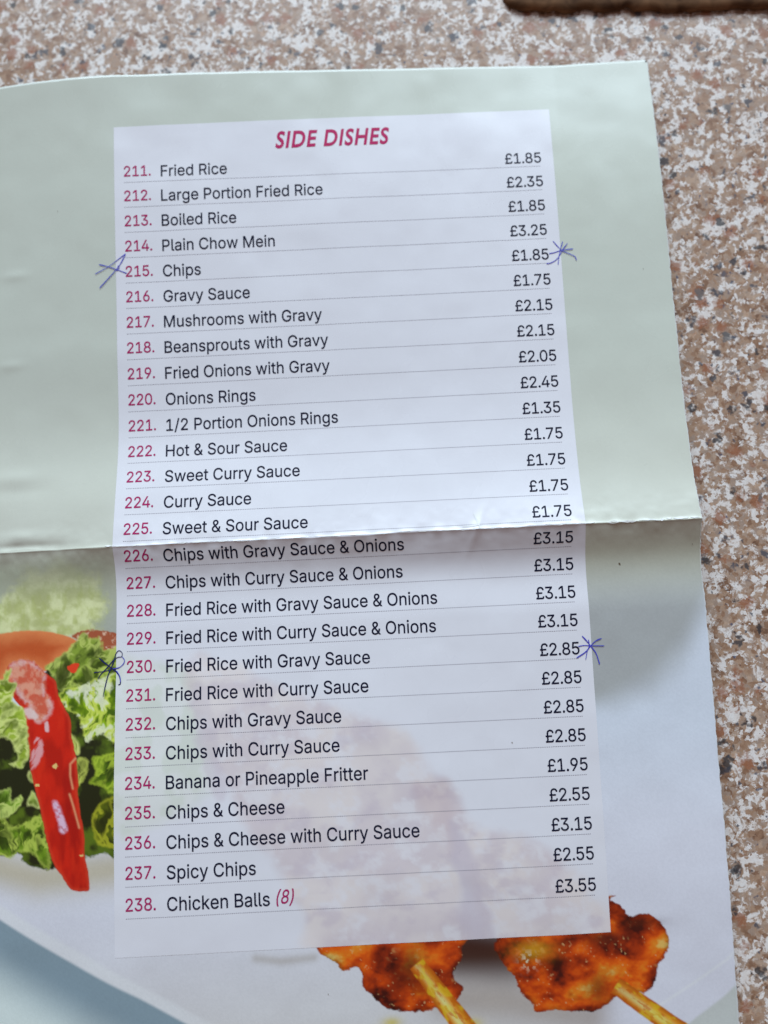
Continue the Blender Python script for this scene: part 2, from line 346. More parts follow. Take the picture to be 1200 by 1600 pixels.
SAL, PEP, TOM, CH1, CH2, SK1, SK2, PLT = 1, 2, 3, 4, 5, 6, 7, 0
def picture(u, s):
    """the printed food photograph: colour and which printed thing each point belongs to"""
    col = background(u, s); ident = np.zeros(len(u), int); n = len(u)
    T = lambda *c: np.tile(ink(*c), (n, 1))
    wu = u+.35*(fbm(u*1.3, s*1.3, 41, 3)-.5)*2; ws = s+.35*(fbm(u*1.3+50, s*1.3, 42, 3)-.5)*2
    def region(pts, warp=1.0, smooth=True):
        a, b = u+(wu-u)*warp, s+(ws-s)*warp
        pts = smooth_poly(pts) if smooth else pts
        P = np.array(pts); m = (u > P[:, 0].min()-3) & (u < P[:, 0].max()+3) & (s > P[:, 1].min()-3) & (s < P[:, 1].max()+3)
        d = np.full(n, -9.0)
        if m.any(): d[m] = poly_sd(a[m], b[m], pts)
        return d
    def lay(c, d, ident_=None, soft=.12, alpha=1.0):
        nonlocal col
        al = sstep(-soft, soft, d)*alpha; col = lerp(col, c, al if isinstance(al, np.ndarray) else np.full(n, al))
        if ident_ is not None: ident[d > 0] = ident_
    # ---- warm reflections on the plate under the salad and kebabs
    g = lambda pts: pts
    d = line_d(u, s, [(-0.21, 166.29), (13.45, 169.58), (28.99, 168.24)]); lay(T(176, 168, 140), np.ones(n), None, .1, .75*np.exp(-(d/4.0)**2)*(u < 32))
    d = line_d(u, s, [(96.00, 187.29), (103.96, 188.89)]); lay(T(58, 32, 26), np.ones(n), None, .1, np.exp(-(d/6.5)**4.0)*sstep(9, -4, s-d*.0-[(99.02, 188.64)][0][1]-3))
    d = line_d(u, s, [(92.48, 195.45), (104.76, 196.70), (119.38, 200.47)]); lay(T(158, 148, 142), np.ones(n), None, .1, .7*np.exp(-(d/4.5)**2))
    for q in [(81.44, 199.37), (96.90, 200.45)]:
        lay(T(196, 184, 84), np.ones(n), None, .1, .8*np.exp(-(((u-q[0])/1.8)**2+((s-q[1])/1.0)**2)))
    d = line_d(u, s, [(55.89, 186.18), (60.79, 186.91), (66.98, 186.51)]); lay(T(172, 170, 174), np.ones(n), None, .1, .7*np.exp(-(d/.9)**2))
    # ---- pale out of focus lettuce at the back
    f = fbm(u/3.2, s/2.2, 51, 4); f2 = fbm(u*.9, s*.55, 52, 3)
    d = region([(-4.32, 120.70), (0.73, 116.31), (5.00, 113.86), (8.65, 110.71), (9.85, 108.07), (13.69, 109.36), (17.09, 106.17), (19.69, 107.94), (22.25, 109.82), (24.89, 110.90), (25.54, 114.23), (26.87, 116.26), (25.83, 119.47), (24.24, 120.69), (24.55, 123.94), (12.24, 123.39), (-4.20, 123.99)], 3.0)
    pal = lerp(T(172, 180, 128), T(208, 216, 172), sstep(.25, .75, f)); pal = lerp(pal, T(160, 172, 96), sstep(.40, .80, f2)*.5)
    top = np.array([(12.61, 105.92), (12.10, 118.16)]); lay(pal, d, SAL, 1.6, .12+.88*sstep(top[0][1], top[1][1], s))
    # ---- tomato and ham behind
    d = region([(-4.25, 122.68), (3.78, 121.85), (8.00, 121.38), (12.90, 121.60), (17.47, 122.58), (20.77, 124.16), (20.53, 125.69), (17.17, 127.48), (14.50, 129.67), (11.04, 129.28), (6.84, 128.86), (4.18, 132.11), (-3.82, 132.42)], .3)
    lay(lerp(T(222, 128, 80), T(184, 84, 42), sstep(-.4, 3.6, d+(fbm(u/3, s/2, 61)-.5)*1.5)), d, TOM, .2)
    d = region([(19.39, 123.19), (21.55, 121.99), (24.53, 122.00), (29.36, 123.00), (31.22, 126.55), (25.94, 126.83), (23.21, 124.65)], 1.0)
    lay(lerp(T(158, 84, 58), T(222, 178, 160), sstep(.5, .72, fbm(u*1.1, s*1.1, 63))), d, TOM, .2)
    # ---- dark hollow of the salad
    dk = lerp(T(32, 36, 13), T(84, 106, 26), sstep(.44, .76, fbm(u/3.4, s/3.6, 64, 4)))
    d = region([(-3.52, 138.17), (7.41, 141.08), (12.50, 131.13), (16.80, 128.74), (20.62, 129.54), (31.28, 130.63), (31.51, 165.01), (27.09, 165.19), (22.86, 165.91), (19.35, 166.43), (17.13, 167.71), (14.23, 167.79), (11.02, 166.79), (9.11, 164.85), (5.31, 165.43), (-2.65, 164.28)], 1.2)
    lay(dk, d, SAL, .25)
    def leaf(pts, base, bright, dark, seed, ang=0.0, rim=.8, warp=1.4, pale=None, fr=1.0):
        d = region(pts, warp); ca, sa = math.cos(ang), math.sin(ang)
        a = (u*ca+s*sa)*fr; b = (-u*sa+s*ca)*fr
        a = a*.72; b = b*.72; q = fbm(a*.42, b*.42, seed, 3)*2.2
        ridge = 1-np.abs(2*fbm(a*.62+q, b*.26+q*.5, seed+7, 4, .55)-1)*2.4
        sh = fbm(a*.9+q, b*.5, seed+13, 3)
        c = lerp(dark, base, sstep(.25, .62, sh)); c = lerp(c, bright, sstep(.30, .85, ridge)*.85)
        c = lerp(c, dark*.75, sstep(.56, .22, fbm(a*.75+3, b*.55+q*.6, seed+21, 3))*.85)
        c = lerp(c, bright*1.02, np.exp(-(np.clip(d, 0, 9)/.45)**2)*rim*.8)
        if pale is not None: c = lerp(c, pale, sstep(.62, .78, sh+ridge*.12)*.8)
        lay(c, d, SAL, .34)
        return d
    G, B, D = T(112, 140, 32), T(186, 204, 92), T(40, 54, 10)
    leaf([(14.06, 128.89), (17.15, 126.83), (20.23, 124.13), (22.24, 122.28), (23.34, 123.75), (25.49, 123.46), (26.19, 125.81), (31.22, 125.79), (31.31, 132.66), (24.72, 132.12), (20.47, 133.21), (16.97, 133.59), (15.78, 131.00)], T(128, 152, 56), T(178, 194, 104), T(58, 76, 14), 101, .7, .8)
    d = region([(16.02, 129.99), (17.88, 128.53), (19.51, 128.34), (19.04, 130.87), (18.05, 133.37), (16.42, 133.31)], 1); lay(T(50, 60, 14), d, SAL, .5, .85)
    d = region([(18.71, 128.95), (21.00, 128.40), (20.51, 130.17), (19.29, 130.25)], .6); lay(T(214, 62, 34), d, TOM, .12)
    leaf([(19.39, 133.17), (20.64, 130.18), (22.62, 128.73), (24.66, 129.83), (27.58, 129.20), (31.27, 130.00), (31.34, 134.17), (24.75, 133.13)], T(120, 150, 40), T(180, 200, 96), T(48, 66, 10), 131, -.4, .8)
    leaf([(16.75, 134.84), (18.72, 133.27), (22.73, 132.54), (24.71, 131.74), (31.29, 131.39), (31.50, 144.37), (27.90, 143.72), (26.31, 142.43), (24.75, 143.11), (22.92, 143.79), (22.07, 141.53), (21.48, 139.27), (18.73, 137.18)], T(140, 176, 22), T(198, 214, 92), T(66, 96, 6), 111, .3, .9, 1.6, T(222, 228, 196))
    d = region([(22.38, 134.05), (24.46, 132.36), (27.10, 131.71), (27.94, 133.64), (26.13, 135.20), (23.50, 135.85)], 1.5); lay(T(218, 226, 200), d, SAL, .5, .8*sstep(.35, .6, fbm(u*1.4, s*1.4, 115)))
    d = region([(18.63, 134.41), (19.68, 133.69), (20.91, 134.24), (20.00, 135.21)], 1.2); lay(T(216, 224, 204), d, SAL, .3, .85)
    leaf([(19.70, 142.44), (20.79, 143.22), (21.62, 144.73), (21.38, 146.45), (20.58, 145.93), (20.15, 144.19)], T(150, 168, 66), T(206, 214, 130), T(80, 98, 20), 141, 0, .9, .7)
    leaf([(21.01, 147.67), (22.45, 146.98), (23.51, 147.75), (23.27, 149.70), (22.25, 151.62), (21.33, 151.84)], T(122, 142, 34), T(186, 196, 96), T(60, 70, 12), 151, 0, .8, .7)
    leaf([(24.16, 147.28), (26.11, 146.73), (27.93, 146.19), (31.52, 146.59), (31.54, 153.19), (28.24, 153.89), (26.43, 152.49), (23.82, 151.79), (25.11, 150.01)], T(92, 124, 18), T(160, 184, 56), T(40, 58, 6), 161, .9, .9, .9)
    leaf([(24.39, 158.49), (25.41, 156.58), (27.08, 155.19), (31.54, 154.76), (31.51, 164.05), (27.48, 164.00), (25.56, 163.34), (24.78, 161.15)], T(84, 96, 14), T(164, 168, 44), T(44, 50, 8), 171, .2, 1.0, .8)
    leaf([(-2.95, 152.60), (5.03, 152.84), (7.37, 152.38), (7.70, 154.97), (9.59, 153.65), (10.02, 155.01), (8.43, 156.94), (5.17, 158.37), (-2.79, 158.15)], T(132, 172, 56), T(192, 210, 120), T(64, 92, 14), 181, .5, .8, .9)
    leaf([(-2.79, 158.15), (5.44, 158.12), (7.94, 159.86), (11.31, 158.69), (13.85, 157.76), (14.97, 162.14), (15.94, 166.49), (15.29, 167.80), (13.42, 165.98), (11.80, 164.75), (9.38, 164.61), (7.50, 165.68), (5.31, 165.19), (-2.63, 164.89)], T(104, 138, 30), T(172, 192, 84), T(44, 62, 10), 191, -.3, .8, 1.2)
    leaf([(10.85, 155.51), (12.15, 153.08), (13.69, 156.29), (12.21, 156.02)], T(160, 184, 92), T(204, 214, 140), T(90, 112, 30), 195, 0, .8, .6)
    leaf([(10.87, 150.11), (11.66, 149.14), (12.39, 151.37), (11.43, 151.11)], T(170, 186, 96), T(206, 214, 140), T(90, 112, 30), 197, 0, .8, .5)
    # ---- the red pepper slice
    d = region([(5.71, 128.56), (7.49, 127.47), (10.70, 127.47), (12.69, 128.96), (14.25, 130.30), (16.22, 131.78), (17.02, 134.85), (18.46, 137.29), (19.62, 139.71), (19.98, 142.95), (21.00, 147.05), (21.59, 151.61), (21.48, 153.55), (22.18, 158.06), (22.85, 161.70), (22.99, 165.67), (23.63, 168.32), (23.88, 171.78), (22.60, 172.11), (20.28, 171.71), (18.32, 169.17), (16.47, 166.62), (15.11, 162.50), (13.70, 156.66), (12.84, 153.59), (11.97, 150.87), (11.36, 148.02), (10.99, 144.54), (10.10, 139.27), (9.45, 137.12), (7.41, 135.02), (6.64, 133.47), (5.81, 130.88)], .35)
    pp = lerp(T(196, 34, 16), T(172, 26, 12), sstep(.4, .7, fbm(u/4, s/7, 201))); pp = lerp(pp, T(150, 16, 10), sstep(.45, .75, fbm(u/2.2, s/6, 203, 3))*.55); pp = lerp(pp, T(206, 44, 20), sstep(.5, .8, fbm(u/1.6+4, s/5, 204, 3))*.6); pp = lerp(pp, T(216, 70, 44), np.exp(-(np.clip(d-.15, 0, 9)/.4)**2)*.5); pp = pp*(1-.25*np.exp(-(np.clip(d, 0, 9)/.22)**2))[:, None]
    lay(pp, d, PEP, .13); inside = d > .1
    d2 = region([(5.86, 128.82), (7.49, 127.60), (10.70, 127.60), (12.69, 129.09), (14.13, 130.81), (14.11, 133.73), (15.43, 135.80), (15.78, 137.70), (14.21, 139.40), (12.60, 139.98), (11.44, 138.56), (10.82, 136.78), (8.93, 134.95), (7.13, 132.21), (6.21, 130.38)], .9)
    fl = lerp(T(196, 98, 76), T(222, 158, 138), sstep(.3, .7, fbm(u*.8, s*.8, 205, 4))); fl = lerp(fl, T(214, 198, 208), np.exp(-(np.clip(d2-.25, 0, 9)/.6)**2)*.6*sstep(.36, .60, fbm(u*.9, s*.9, 206)))
    lay(fl, np.minimum(d2, d), None, .5, .82)
    d2 = region([(9.60, 137.37), (10.55, 136.90), (11.95, 137.45), (12.83, 138.98), (11.47, 139.19), (10.35, 138.65)], .6); lay(T(220, 200, 204), d2, None, .35, .8)
    d2 = region([(11.24, 148.64), (11.57, 145.92), (12.43, 142.72), (13.96, 143.75), (13.89, 146.23), (12.73, 148.43)], .9); lay(T(224, 160, 170), np.minimum(d2, d), None, .3, .9*sstep(.34, .56, fbm(u*1.5+s*.9, s*.45, 207, 3)))
    d2 = region([(16.22, 155.37), (17.01, 155.02), (18.10, 156.87), (19.18, 159.80), (19.32, 160.89), (18.01, 161.11), (17.32, 158.80)], .5); lay(T(214, 184, 216), d2, None, .35, .45+.5*sstep(.35, .6, fbm(u*1.5-s*.5, s*1.6, 208, 3)))
    d2 = region([(14.24, 140.03), (14.91, 139.80), (15.11, 141.68), (14.43, 141.53)], .4); lay(T(236, 190, 200), d2, None, .2, .8)
    for pts in ([(20.86, 147.05), (19.82, 148.12), (19.86, 150.33), (20.42, 152.79)], [(19.78, 153.87), (20.59, 156.20), (21.80, 160.23)]):
        dl = line_d(u, s, pts); lay(T(240, 148, 112), np.ones(n), None, .1, .9*np.exp(-(dl/.22)**2))
    for (x_, y_), r in zip([(16.63, 148.53), (12.94, 152.00), (22.34, 165.53)], (.72, .5, .42)):
        lay(T(242, 184, 118), np.ones(n), None, .1, sstep(1.1, .8, np.hypot((wu-x_)/r, (ws-y_)/(r*.6))))
    # ---- the front lettuce on the left, over the pepper
    leaf([(-3.85, 131.78), (4.13, 131.08), (5.20, 129.83), (6.43, 128.97), (6.26, 131.41), (7.82, 131.85), (7.48, 133.50), (7.15, 135.40), (9.58, 136.99), (10.24, 139.28), (10.78, 142.42), (11.03, 146.16), (10.12, 147.62), (9.19, 148.71), (7.10, 147.68), (8.73, 146.97), (8.11, 144.84), (5.39, 142.53), (-3.33, 141.97)], T(152, 178, 60), T(204, 216, 136), T(96, 118, 22), 211, 1.3, .8, .9)
    # ---- chicken pieces on skewers
    def chicken(pts, lumps, seed, ident_):
        nonlocal col
        d = region(pts, 1.0); h = np.zeros(n); k = d > -1
        if not k.any(): return
        def H(a, b):
            h = .8*fbm(a*.30, b*.30, seed, 3)+.07*fbm(a*1.2, b*1.2, seed+5, 2)
            for (cx, cy), rx, ry, hh in lumps:
                r2 = ((a-cx)/rx)**2+((b-cy)/ry)**2; h = h+.55*hh*np.clip(1-r2, 0, 1)**1.4
            return h
        e = .12; h0 = H(u, s); gx = (H(u+e, s)-H(u-e, s))/(2*e); gy = (H(u, s+e)-H(u, s-e))/(2*e)
        nz = 1/np.sqrt(1+(gx**2+gy**2)*1.6); lam = nz*(.75+.55*gx*-.2+.9*(-gy)*-.35)
        B1 = lambda a, b: fbm(a*.21, b*.23, seed+9, 4, .36)+.012*fbm(a*2.2, b*2.2, seed+10, 2)
        q1 = B1(u+.15, s)-B1(u-.15, s); q2 = B1(u, s+.15)-B1(u, s-.15)
        v = .9*lam-2.0*(q1*.45+q2*.8)+.9*(B1(u, s)-.5)+.35*(fbm(u*.2, s*.24, seed+11, 2)-.5); lo_, hi_ = np.percentile(v[d > .2], [1, 99.7]); v = np.clip((v-lo_)/(hi_-lo_), 0, 1)
        stops = np.array([0, .22, .45, .68, .88, 1.0]); pal_ = np.array([ink(66, 16, 6), ink(136, 40, 8), ink(182, 62, 10), ink(218, 92, 16), ink(232, 126, 34), ink(242, 176, 96)])
        c = np.stack([np.interp(v, stops, pal_[:, k_]) for k_ in range(3)], 1)
        ch = sstep(.56, .78, fbm(u*.24+9, s*.30, seed+15, 4)); c = c*(1-.48*ch[:, None]*np.array([.8, .95, 1.0]))
        c = c*(1-.45*np.exp(-(np.clip(d, 0, 9)/.55)**2))[:, None]
        hl = np.clip(1-((gx+.35)**2+(gy-.45)**2)*5.0, 0, 1)**3; c = lerp(c, T(238, 170, 110), hl*.45*sstep(.5, .68, fbm(u*.8, s*.8, seed+27, 2))); sp = sstep(.76, .84, fbm(u*2.0, s*2.0, seed+25, 2))*sstep(.5, .66, fbm(u*.45, s*.45, seed+26, 2)); c = lerp(c, T(236, 176, 126), sp*.55)
        lay(c, d, ident_, .15)
        return d
    lp = lambda pts, rs: [(p,)+r for p, r in zip(pts, rs)]
    chicken([(67.77, 185.13), (67.23, 179.86), (96.32, 181.32), (95.70, 185.84), (95.32, 188.45), (94.11, 190.18), (93.89, 191.95), (95.54, 193.59), (94.45, 195.56), (92.41, 196.76), (87.44, 197.56), (83.75, 197.37), (80.11, 196.22), (77.52, 193.71), (76.12, 191.98), (76.09, 189.84), (75.04, 188.59), (74.04, 188.90), (73.03, 189.32), (72.07, 188.79), (71.61, 187.82), (69.69, 186.65)],
            lp([(80.29, 192.43), (87.62, 194.01), (91.67, 187.06), (73.78, 186.15), (80.57, 186.49)], [(6, 7, 1.5), (8, 5, 1.3), (6, 7, 1.6), (5, 3, 1.0), (4, 4, 1.2)]), 301, CH1)
    lay(T(64, 22, 10), np.ones(n), None, .1, .8*np.exp(-((u-[(85.41, 188.65)][0][0])/2.6)**2-((s-[(85.37, 189.36)][0][1])/3.4)**2))
    chicken([(101.87, 186.39), (102.44, 184.98), (103.13, 181.66), (124.53, 177.93), (124.86, 178.67), (126.66, 179.72), (128.02, 181.46), (129.22, 181.98), (130.97, 181.56), (132.91, 182.10), (134.75, 183.84), (135.69, 186.28), (135.13, 189.14), (133.55, 190.90), (132.94, 192.68), (132.29, 195.06), (130.25, 196.43), (127.71, 195.88), (124.53, 197.16), (121.31, 199.15), (116.98, 199.15), (113.30, 198.71), (109.32, 198.98), (108.68, 197.27), (106.57, 195.25), (105.53, 191.85), (104.11, 190.58)],
            lp([(107.08, 188.46), (116.62, 194.95), (117.56, 189.60), (125.68, 188.82), (131.29, 187.82), (111.85, 191.70), (126.19, 181.02)], [(5.5, 5, 1.7), (5, 5, 1.8), (5, 4, 1.3), (5, 7, 1.3), (5, 7, 1.1), (6, 5, 1.2), (3.5, 3, 1.2)]), 331, CH2)
    q = [(123.02, 185.80), (121.56, 195.21), (130.37, 183.22), (108.40, 189.36)]
    for (x_, y_), rx, ry, al, c_ in ((q[0], 3.6, 1.3, .8, (58, 22, 14)), (q[1], 2.4, 3.0, .65, (74, 26, 10)), (q[2], 4.0, .9, .7, (70, 26, 12))):
        lay(T(*c_), np.ones(n), None, .1, al*np.exp(-((wu-x_)/rx)**2-((ws-y_)/ry)**2))
    lay(T(238, 160, 36), np.ones(n), None, .1, .65*np.exp(-((wu-q[3][0]-1)/3.4)**2-((ws-q[3][1]+2)/1.7)**2))
    lay(T(244, 214, 190), np.ones(n), None, .1, .9*np.exp(-((u-q[3][0])/1.5)**2-((s-q[3][1])/1.5)**2)*sstep(.5, .62, fbm(u*1.6, s*1.6, 340, 2)))
    def stick(pts, w0, w1, seed, ident_):
        a, b = np.array(pts[0]), np.array(pts[-1]); v = (b-a)/np.hypot(*(b-a)); L_ = np.hypot(*(b-a))
        t = (u-a[0])*v[0]+(s-a[1])*v[1]; k = (u-a[0])*-v[1]+(s-a[1])*v[0]; w = w0+(w1-w0)*np.clip(t/L_, 0, 1)
        d = np.minimum(w-np.abs(k+.25*(fbm(t*.6, t*0, seed)-.5)), t); r = k/w
        c = lerp(T(214, 140, 30), T(240, 216, 146), np.exp(-((r-.1)/.34)**2)*.9); c = lerp(c, T(158, 70, 14), sstep(.35, 1.0, np.abs(r))*.8); c = lerp(c, T(178, 84, 18), np.clip(1-t/9, 0, 1)*.5)
        c = lerp(c, T(186, 92, 14), sstep(.52, .66, fbm(t*.7, k*1.8, seed+3, 3))*.7); c = lerp(c, T(226, 196, 40), sstep(.5, .7, fbm(t*.5, k, seed+6, 2))*.5)
        lay(c, d, ident_, .16)
    stick([(86.77, 188.72), (89.15, 192.90), (93.77, 199.09), (100.41, 208.32)], 1.55, 2.5, 401, SK1)
    stick([(124.93, 194.79), (129.41, 198.09), (134.06, 201.81), (142.17, 207.86)], 1.6, 2.1, 421, SK2)
    col = col*(1+((vnoise(u*4, s*4, 93)-.5)*.06)[:, None])
    return np.clip(col, .002, .88), ident

# ------------------------------------------------------------------ the menu
menu = bpy.data.objects.new('menu_leaflet', None); C.objects.link(menu); menu.empty_display_size = .02
menu['label'] = 'creased glossy takeaway menu page of side dishes, marked with blue pen'; menu['category'] = 'menu'

PAGE_W, PAGE_H = 148.0, 210.0
def sheet(name, u0, u1, label, colour):
    us = np.linspace(u0, u1, 325); us = np.concatenate([us[:-1], [u1-.2, u1]]); ss = np.concatenate([np.linspace(0, 98, 197)[:-1], np.linspace(98, 112, 113)[:-1], np.linspace(112, PAGE_H, 197)])
    U, S = np.meshgrid(us, ss); nu, ns = len(us), len(ss)
    # a little wear along the cut edges
    U = U.copy(); S = S.copy()
    U[:, -1] += .16*(vnoise(S[:, -1]*1.3, S[:, -1]*0, 71)-.5)+.12*(vnoise(S[:, -1]*4, S[:, -1]*0, 72)-.5)
    S[0, :] += .14*(vnoise(U[0, :]*1.1, U[0, :]*0, 73)-.5)
    if u1 > 0: S[:7, -1] += np.array([.45, .16, .06, .03, .01, 0, 0]); U[0, -4:] -= np.array([0, .1, .25, .6])
    u, s = U.ravel(), S.ravel()
    cc = colour(u, s).reshape(ns, nu, 3); cc[:, -1] = .84; cc[0] = cc[0]*.6+.33
    me = mesh_np(name, surf(u, s), grid_faces(nu, ns), cc.reshape(-1, 3))
    o = obj(name, me, M_print, menu, label); me.materials.append(M_rim)
    md = o.modifiers.new('thickness', 'SOLIDIFY'); md.thickness = .00014; md.offset = -1; md.material_offset_rim = 1
    return o
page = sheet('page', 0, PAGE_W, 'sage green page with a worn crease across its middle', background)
facing = sheet('facing_page', -PAGE_W, 0, 'plain sage green page left of the spine', lambda u, s: background(np.abs(u)*0+70, np.minimum(s, 100)))

# printed photograph, fine grid, cells beneath the text panel dropped
PAN = [(28.91, 12.22), (125.02, 11.19), (124.61, 184.71), (28.79, 184.66)]
PAN = [(float(a), float(b)) for a, b in PAN]
us = np.arange(2.0, PAGE_W-.42, .17); ss = np.arange(105.4, PAGE_H-.15, .17)
U, S = np.meshgrid(us, ss); u, s = U.ravel(), S.ravel()
F = grid_faces(len(us), len(ss)); cu = u[F].mean(1); cs = s[F].mean(1)
keep = poly_sd(cu, cs, PAN) < .8
F = F[keep]
usedv = np.zeros(len(u), bool); usedv[F.ravel()] = True
colr = np.zeros((len(u), 3)); idn = np.zeros(len(u), int)
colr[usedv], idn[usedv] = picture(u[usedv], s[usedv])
P3 = surf(u, s, .035)
fid = idn[F].max(1)
photo = None
names = {PLT: ('printed_photo', None), SAL: ('printed_lettuce', None), PEP: ('printed_pepper_slice', 'long red pepper slice in the printed photo'), TOM: ('printed_tomato', None),
         CH1: ('printed_chicken', 'left chicken piece under the text panel'), CH2: ('printed_chicken', 'right chicken piece at the corner of the text panel'),
         SK1: ('printed_skewer', 'skewer of the left chicken piece'), SK2: ('printed_skewer', 'skewer of the right chicken piece')}
for k in (PLT, SAL, PEP, TOM, CH1, CH2, SK1, SK2):
    f, v, c = compact(F[fid == k], P3, colr)
    if not len(f): continue
    nm, lb = names[k]
    o = obj(nm, mesh_np(nm, v, f, c), M_print, menu if photo is None else photo, lb)
    if photo is None: photo = o; o['label'] = 'printed photo of salad and chicken skewers on a white plate'

# the pale text panel, with the food showing faintly through
nA = 250; tb = np.unique(np.concatenate([np.linspace(0, 1, 430), np.linspace(.505, .575, 111)])); nB = len(tb)
ta = np.linspace(0, 1, nA); A, B_ = np.meshgrid(ta, tb)
q = np.array(PAN); Q = ((1-A)*(1-B_))[..., None]*q[0]+(A*(1-B_))[..., None]*q[1]+(A*B_)[..., None]*q[2]+((1-A)*B_)[..., None]*q[3]
u, s = Q[..., 0].ravel(), Q[..., 1].ravel(); n = len(u); T = lambda *c: np.tile(ink(*c), (n, 1))
col = T(211, 215, 233)
fd = sstep(106, 130, s)
wu = u+3.0*(fbm(u/5, s/5, 501, 4)-.5); ws = s+3.0*(fbm(u/5+9, s/5, 502, 4)-.5)
def ghost(pts, c, soft, al):
    global col
    d = poly_sd(wu, ws, smooth_poly(pts)); col = lerp(col, c, sstep(-soft, soft, d)*al)
    return d
mv = lerp(T(196, 184, 196), T(214, 204, 208), sstep(.25, .75, fbm(u/8, s/8, 511, 4)))
mv = lerp(mv, T(214, 212, 226), sstep(.48, .74, fbm(u/3.6, s/3.0, 513, 5, .6))*.9)
mv = lerp(mv, T(182, 168, 186), sstep(.48, .76, fbm(u/4.6+.3*s/4, s/3.2, 515, 5, .6))*.65)
ghost([(28.66, 130.51), (35.16, 128.27), (44.27, 132.50), (48.72, 143.94), (47.95, 153.72), (40.32, 159.42), (29.01, 160.69)], lerp(T(196, 206, 200), T(208, 214, 218), sstep(.4, .6, fbm(u/4, s/4, 519))), 1.5, .7)
ghost([(42.33, 129.88), (48.18, 128.63), (55.92, 132.42), (66.12, 137.04), (75.63, 139.99), (86.29, 144.46), (90.04, 150.81), (94.44, 158.36), (95.79, 168.10), (96.20, 176.52), (95.93, 188.48), (66.96, 186.99), (64.85, 177.36), (60.15, 168.78), (55.35, 161.34), (50.49, 152.62), (44.27, 140.02)], mv, 1.6, .66)
ghost([(88.43, 152.58), (94.59, 155.68), (99.83, 163.23), (106.62, 165.00), (112.70, 167.95), (118.55, 174.02), (123.75, 180.30), (127.08, 186.48), (101.49, 188.77), (98.44, 176.64), (93.98, 166.81), (89.35, 159.33)], mv, 1.5, .68)
ghost([(94.18, 163.20), (98.29, 168.22), (100.79, 179.15), (102.17, 187.61), (96.00, 187.29), (96.20, 176.52)], T(190, 184, 204), 1.0, .7)
ghost([(43.63, 136.25), (46.85, 135.77), (49.94, 147.70), (50.45, 155.05), (47.32, 153.69)], T(194, 188, 206), .8, .55)
col = col*(1+((fbm(u/1.2, s/1.2, 521, 3)-.5)*.02)[:, None])
panel = obj('dish_panel', mesh_np('dish_panel', surf(u, s, .06), grid_faces(nA, nB), col), M_print, menu, 'pale lilac price list panel')

